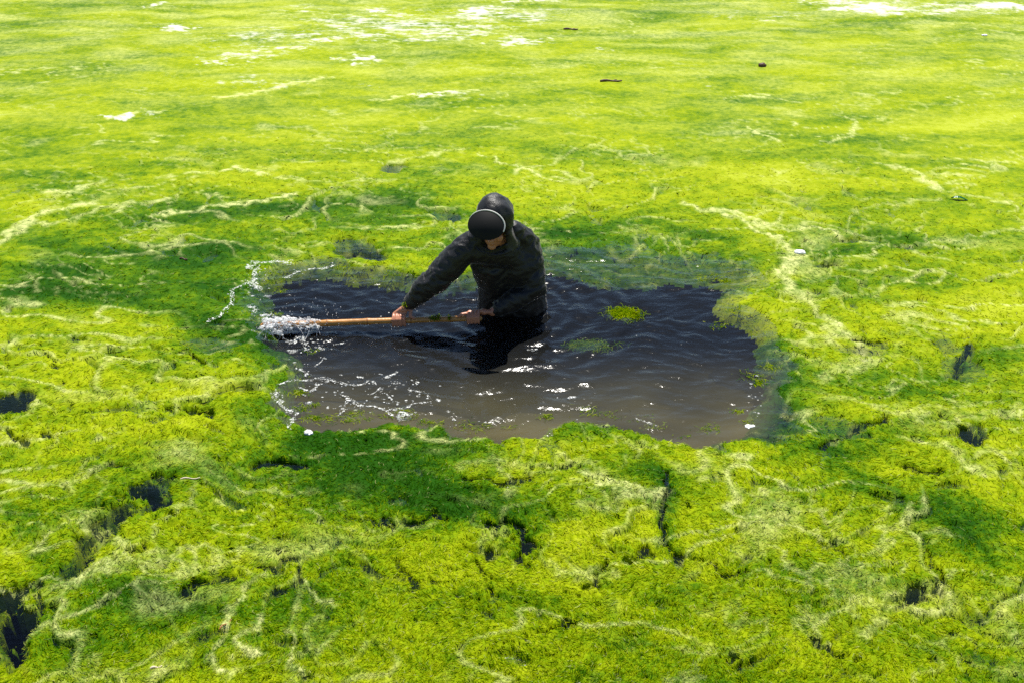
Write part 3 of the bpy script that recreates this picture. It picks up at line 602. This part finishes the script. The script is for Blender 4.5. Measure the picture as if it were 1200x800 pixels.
# cuffs
def cuff(wr, el, r):
    d = (el - wr).normalized(); b_ = bmesh.new(); a = d.orthogonal().normalized(); c = d.cross(a); n = 26; rings = []
    for s, rr in ((.002, r * .80), (.0, r * .98), (.012, r * 1.08), (.03, r * 1.05), (.04, r * .9)):
        rings.append([b_.verts.new(wr + d * s + (a * math.cos(6.2832 * k / n) + c * math.sin(6.2832 * k / n)) * rr * (1 + .06 * math.sin(k * 2.1) + .05 * math.sin(k * .9))) for k in range(n)])
    for A, B in zip(rings[:-1], rings[1:]):
        for k in range(n): b_.faces.new((A[k], A[(k + 1) % n], B[(k + 1) % n], B[k]))
    bmesh.ops.recalc_face_normals(b_, faces=b_.faces[:]); m_ = bpy.data.meshes.new('cuff'); b_.to_mesh(m_); b_.free(); m_.polygons.foreach_set('use_smooth', [True] * len(m_.polygons))
    person_part(m_, 'cuff', M_JACKET, jacket)
cuff(rwr.lerp(rel, .07), rel, .044); cuff(lwr.lerp(lel, .09), lel, .046)

# hood: a cloth shell round the head, open at the face, falling to the shoulders
bm = bmesh.new(); NU, NV = 48, 34; grid = []
ZH = Vector((0, 0, 0))
for j in range(NV):
    t = j / (NV - 1); ring = []
    for i in range(NU):
        a = 2 * math.pi * i / NU; x, y = math.sin(a), math.cos(a)          # y forward
        if t < .66:
            th = t / .66 * R(112); rz = math.cos(th); rr = math.sin(th)
            p = Vector((x * rr * .113, y * rr * (.118 if y > 0 else .138) - .022, rz * .142 + .012))
        else:
            s = (t - .66) / .34; rr = math.sin(R(112)); z0 = math.cos(R(112)) * .142 + .012
            p = Vector((x * (rr * .113 + .045 * s * s), y * (rr * (.118 if y > 0 else .138) + .03 * s * s) - .022 - .02 * s, z0 - .13 * s))
        ring.append(p)
    grid.append(ring)
vv = [[bm.verts.new(HM @ (p + Vector(mnoise.noise_vector(p * 14)) * .013 + Vector(mnoise.noise_vector(p * 36)) * .005)) for p in ring] for ring in grid]
for j in range(NV - 1):
    for i in range(NU):
        c = (grid[j][i] + grid[j + 1][(i + 1) % NU]) / 2
        if c.y > .02 and c.z < .088 - .4 * abs(c.x) and abs(c.x) < .088 and c.z > -.16: continue      # face opening
        if j == 0: continue
        bm.faces.new((vv[j][i], vv[j][(i + 1) % NU], vv[j + 1][(i + 1) % NU], vv[j + 1][i]))
tp = bm.verts.new(HM @ Vector((0, -.022, .154)))
for i in range(NU): bm.faces.new((tp, vv[1][(i + 1) % NU], vv[1][i]))
bmesh.ops.delete(bm, geom=[v for v in bm.verts if not v.link_faces], context='VERTS')
bmesh.ops.recalc_face_normals(bm, faces=bm.faces[:])
bmesh.ops.solidify(bm, geom=bm.faces[:], thickness=.007)
m_ = bpy.data.meshes.new('hood'); bm.to_mesh(m_); bm.free(); m_.polygons.foreach_set('use_smooth', [True] * len(m_.polygons)); person_part(m_, 'hood', M_JACKET, jacket)

# cap under the hood: low crown front and a wide dark curved brim; its sunlit upper rim is put in as a pale strip
def brim_pt(a, q, dz=0):           # an oval visor drooping forward from the top of the forehead
    x, e = math.cos(a) * q, math.sin(a) * q
    return Vector((-.012, .124, .066)) + Vector((x * .108, 0, 0)) + Vector((0, .75, -.66)) * (-e * .085) + Vector((0, .66, .75)) * (.020 * (1 - q * q) - .016 * x * x + dz)
bm = bmesh.new(); n, mm = 40, 7
for dz, flip in ((0, False), (-.004, True)):
    g = [[bm.verts.new(HM @ brim_pt(2 * math.pi * i / n, (j + .02) / (mm - 1 + .02), dz)) for i in range(n)] for j in range(mm)]
    for j in range(mm - 1):
        for i in range(n):
            q = (g[j][i], g[j][(i + 1) % n], g[j + 1][(i + 1) % n], g[j + 1][i]); bm.faces.new(q if flip else q[::-1])
m_ = bpy.data.meshes.new('brim'); bm.to_mesh(m_); bm.free(); m_.polygons.foreach_set('use_smooth', [True] * len(m_.polygons))
bm = bmesh.new(); g = []
for j in range(10):
    th = R(8 + j * 9); g.append([bm.verts.new(HM @ Vector((math.sin(R(a)) * .098 * math.sin(th + .15), -.012 + math.cos(R(a)) * .112 * math.sin(th + .15), .050 + .075 * math.cos(th + .15)))) for a in range(-110, 111, 10)])
for A, B in zip(g[:-1], g[1:]):
    for k in range(len(A) - 1): bm.faces.new((A[k], A[k + 1], B[k + 1], B[k]))
mc = bpy.data.meshes.new('cap'); bm.to_mesh(mc); bm.free(); mc.polygons.foreach_set('use_smooth', [True] * len(mc.polygons))
cap = person_part(mc, 'cap', M_BLACK); person_part(m_, 'brim', M_BLACK, cap)
bm = bmesh.new(); ring_chain(bm, [HM @ brim_pt(a, 1.0, .001) for a in np.linspace(R(-12), R(162), 26)], [.003] * 2 + [.0042] * 15 + [.0035] * 6 + [.0018] * 3, 8)
m_ = bpy.data.meshes.new('painted_sunrim'); bm.to_mesh(m_); bm.free(); m_.polygons.foreach_set('use_smooth', [True] * len(m_.polygons)); person_part(m_, 'painted_sunrim', M_SUNRIM, cap)
# trousers
bm = bmesh.new()
for s, k, f in ((-1, knees[0], feet[0]), (1, knees[1], feet[1])): ring_chain(bm, [hip + Vector((s * .08, .01, -.04)), k, f + Vector((0, 0, .07))], [.125, .088, .075])
ring_chain(bm, [hip + Vector((-.09, .01, .0)), hip + Vector((.09, .01, .0))], [.12, .12])
person_part(remeshed('trousers', bm, .012, 4), 'trousers', M_TROUSER)

# ================================================================== BAMBOO POLE
pole = link(bpy.data.objects.new('bamboo_pole', None)); pole.location = (PA + PB) / 2
tag(pole, 'orange-brown bamboo pole lying on the water, gripped by both hands', 'pole'); LM = Matrix.Translation(-pole.location)
A_, B_ = on_pole(296), on_pole(571); NS = [308, 338, 384, 431, 482, 528, 563]
bm = bmesh.new(); pts_, rr_ = [], []
for a, b in zip(NS[:-1], NS[1:]):
    for t in (0.03, .12, .5, .88, .97):
        x = a + (b - a) * t; bow = Vector((0, 0, .006 * math.sin((x - 296) / 275 * 3.14))); pts_.append(on_pole(x) + bow)
        rr_.append((PR - .0045 * (x - 296) / 275) * (1.05 if t in (.03, .97) else .96))
ring_chain(bm, pts_, rr_, 16); bm.transform(LM); m_ = bpy.data.meshes.new('culm'); bm.to_mesh(m_); bm.free(); m_.polygons.foreach_set('use_smooth', [True] * len(m_.polygons)); m_.materials.append(M_BAMBOO)
culm = link(bpy.data.objects.new('culm', m_), pole)
for x in NS[1:-1]:
    bm = bmesh.new(); c = on_pole(x) + Vector((0, 0, .006 * math.sin((x - 296) / 275 * 3.14))); r0 = PR - .0045 * (x - 296) / 275
    ring_chain(bm, [c - paxis * .004, c, c + paxis * .004], [r0 * 1.06, r0 * 1.17, r0 * 1.06], 16); bm.transform(LM); m_ = bpy.data.meshes.new('node'); bm.to_mesh(m_); bm.free(); m_.materials.append(M_NODE)
    m_.polygons.foreach_set('use_smooth', [True] * len(m_.polygons)); link(bpy.data.objects.new('node', m_), pole)

def weed_mesh(name, pts3, count, spread, length, width, tone0):
    """a wisp of filaments lying over given points"""
    Vv, Ff = [], []
    for _ in range(count):
        p = Vector(pts3[rng.integers(len(pts3))]) + Vector(rng.normal(0, 1, 3)) * 1.0 * Vector(spread).length * .0
        p += Vector((rng.normal(0, spread[0]), rng.normal(0, spread[1]), abs(rng.normal(0, spread[2]))))
        a = rng.uniform(0, 6.28); d = Vector((math.cos(a), math.sin(a), rng.normal(0, .10))); s = Vector((-d.y, d.x, rng.normal(0, .5))).normalized() * width; n0 = len(Vv)
        for k in range(4):
            q = p + d * length * (k / 3 - .5) + Vector((0, 0, -abs(k / 3 - .5) ** 2 * length)) + Vector(rng.normal(0, .003, 3)); Vv += [q - s, q + s]
        Ff += [[n0, n0 + 1, n0 + 3, n0 + 2], [n0 + 2, n0 + 3, n0 + 5, n0 + 4], [n0 + 4, n0 + 5, n0 + 7, n0 + 6]]
    m = np_mesh(name, np.array([v[:] for v in Vv]), np.array(Ff)); nn = len(Vv)
    attr(m, 'tone', np.repeat(rng.normal(tone0, .15, nn // 8), 8)); attr(m, 'bleach_haze', np.zeros(nn)); attr(m, 'foam', np.zeros(nn)); m.materials.append(M_FIL)
    return m
m_ = weed_mesh('algae_wisp', [on_pole(x) + Vector((0, -.004, .015)) for x in (505, 508, 511, 514, 527)], 150, (.006, .010, .006), .026, .0016, .4); m_.transform(LM); link(bpy.data.objects.new('algae_wisp', m_), pole)['kind'] = 'stuff'
m_ = weed_mesh('algae_wisp', [rwr.lerp(rel, .06) + Vector((q, -.025, .02 - .6 * abs(q))) for q in (-.035, -.02, 0, .02)], 60, (.006, .008, .008), .024, .0015, .45); m_.transform(PM); link(bpy.data.objects.new('algae_wisp', m_), person)['kind'] = 'stuff'

# ================================================================== FLOATING THINGS
def surface(x, y):
    s = fields(np.array([x]), np.array([y]), np.array([.01])); return float(s[0][0])
def clump(px, py, n, sx, sy, z, tone0, label):
    x, y = (float(v) for v in G(px, py)); e = link(bpy.data.objects.new('algae_clump', weed_mesh('algae_clump', [(0, 0, 0)], n, (sx, sy, .004), .042, .0017, tone0))); e.location = (x, y, z)
    tag(e, label, 'algae clump')
clump(731, 368, 900, .045, .035, .004, .5, 'small bright tuft of loose algae floating on the dark open water')
clump(690, 399, 500, .065, .03, -.028, .3, 'dull algae tuft drowned just under the surface of the open water')
def twig(px, py, lpx, rot, r, mat, label, name='drift_twig', cat='twig', bend=.06, fork=True):
    x, y = (float(v) for v in G(px, py)); L_ = float(G(px + lpx, py)[0] - G(px, py)[0]); z = max(surface(x, y), .0) + r * .9
    bm = bmesh.new(); P = [Vector(((t - .5) * L_, bend * L_ * math.sin(t * 5), .004 * math.sin(t * 7))) for t in np.linspace(0, 1, 8)]
    ring_chain(bm, P, [r * (1 - .4 * t) * (1 + .15 * math.sin(9 * t)) for t in np.linspace(0, 1, 8)], 8)
    if fork: ring_chain(bm, [P[4], P[4] + Vector((.12 * L_, .10 * L_, .004)), P[4] + Vector((.22 * L_, .13 * L_, .003))], [r * .6, r * .5, r * .35], 6)
    m = bpy.data.meshes.new(name); bm.to_mesh(m); bm.free(); m.materials.append(mat); m.polygons.foreach_set('use_smooth', [True] * len(m.polygons))
    o = link(bpy.data.objects.new(name, m)); o.location = (x, y, z); o.rotation_euler = (0, 0, rot); tag(o, label, cat); return o
twig(716, 98, 24, .05, .012, M_WOOD, 'dark brown drift twig lying on smooth yellow-green algae behind the person')
twig(669, 37, 16, -.1, .012, M_WOOD, 'thin reddish drift twig beside the white foam patches on the far algae')
twig(216, 307, 10, -.3, .006, M_WOOD, 'short black twig on dark green algae near the thick foam line')
twig(224, 564, 22, .12, .004, M_PALE, 'thin pale reed stem beside the large black hole in the algae', 'reed_stem', 'reed', .03, False)
twig(185, 788, 12, .25, .005, M_PALE, 'short bleached stick lying on dense green algae below the twin pale foam trails', 'bleached_stick', 'stick', .02, False)
twig(265, 735, 18, 1.0, .003, M_NODE, 'thin rusty stalk beside the curved pale foam trails on the algae', 'rusty_stalk', 'stalk', .05, False)
def lump(px, py, rpx, name, mat, label, cat, flat=.5, asp=1.5):
    x, y = (float(v) for v in G(px, py)); r = float(G(px + rpx, py)[0] - G(px, py)[0]); b = Blobs(); b.add((0, 0, 0), (r, r / asp, r * flat), .3, .12)
    for _ in range(6): a = rng.uniform(0, 6.28); b.add((r * .7 * math.cos(a), r / asp * .7 * math.sin(a), 0), (r * .45, r * .35, r * flat * .7), a, .15)
    o = b.build(name, mat); o.location = (x, y, max(surface(x, y), 0) + r * flat * .35); tag(o, label, cat)
lump(937, 300, 6, 'foam_lump', M_FOAM, 'white foam lump on the pale foam streak beside the bluish water gap', 'foam lump')
lump(362, 511, 5.5, 'foam_lump', M_FOAM, 'round white foam lump on dark green algae below the lacy foam', 'foam lump')
lump(879, 500, 6, 'foam_lump', M_FOAM, 'flat white foam lump on the sunken dark algae at the pool edge', 'foam lump', .25, 2)
lump(1153, 44, 3, 'foam_lump', M_FOAM, 'small white lump alone on the smooth far algae below the foam band', 'foam lump')
lump(893, 80, 4, 'weed_knot', M_WOOD, 'small brown knot of dead weed on the smooth far algae', 'weed', .9, 1.3)
# a bright green leaf
x, y = (float(v) for v in G(1124, 236)); bm = bmesh.new(); g = []
for i in range(9):
    t = i / 8; ww = .022 * math.sin(math.pi * min(1, t * 1.02)) ** .7 + .001
    g.append([bm.verts.new(((t - .5) * .13, sgn * ww, .012 * math.sin(t * 4) + (abs(sgn) * .008))) for sgn in (-1, 0, 1)])
for a, b in zip(g[:-1], g[1:]):
    for k in range(2): bm.faces.new((a[k], b[k], b[k + 1], a[k + 1]))
bmesh.ops.solidify(bm, geom=bm.faces[:], thickness=.002)
m_ = bpy.data.meshes.new('leaf'); bm.to_mesh(m_); bm.free(); m_.materials.append(M_GREENP); o = link(bpy.data.objects.new('leaf', m_)); o.location = (x, y, max(surface(x, y), 0) + .014); o.rotation_euler = (0, 0, -.25)
tag(o, 'single emerald green leaf lying on yellow-green algae by a pale streak', 'leaf')
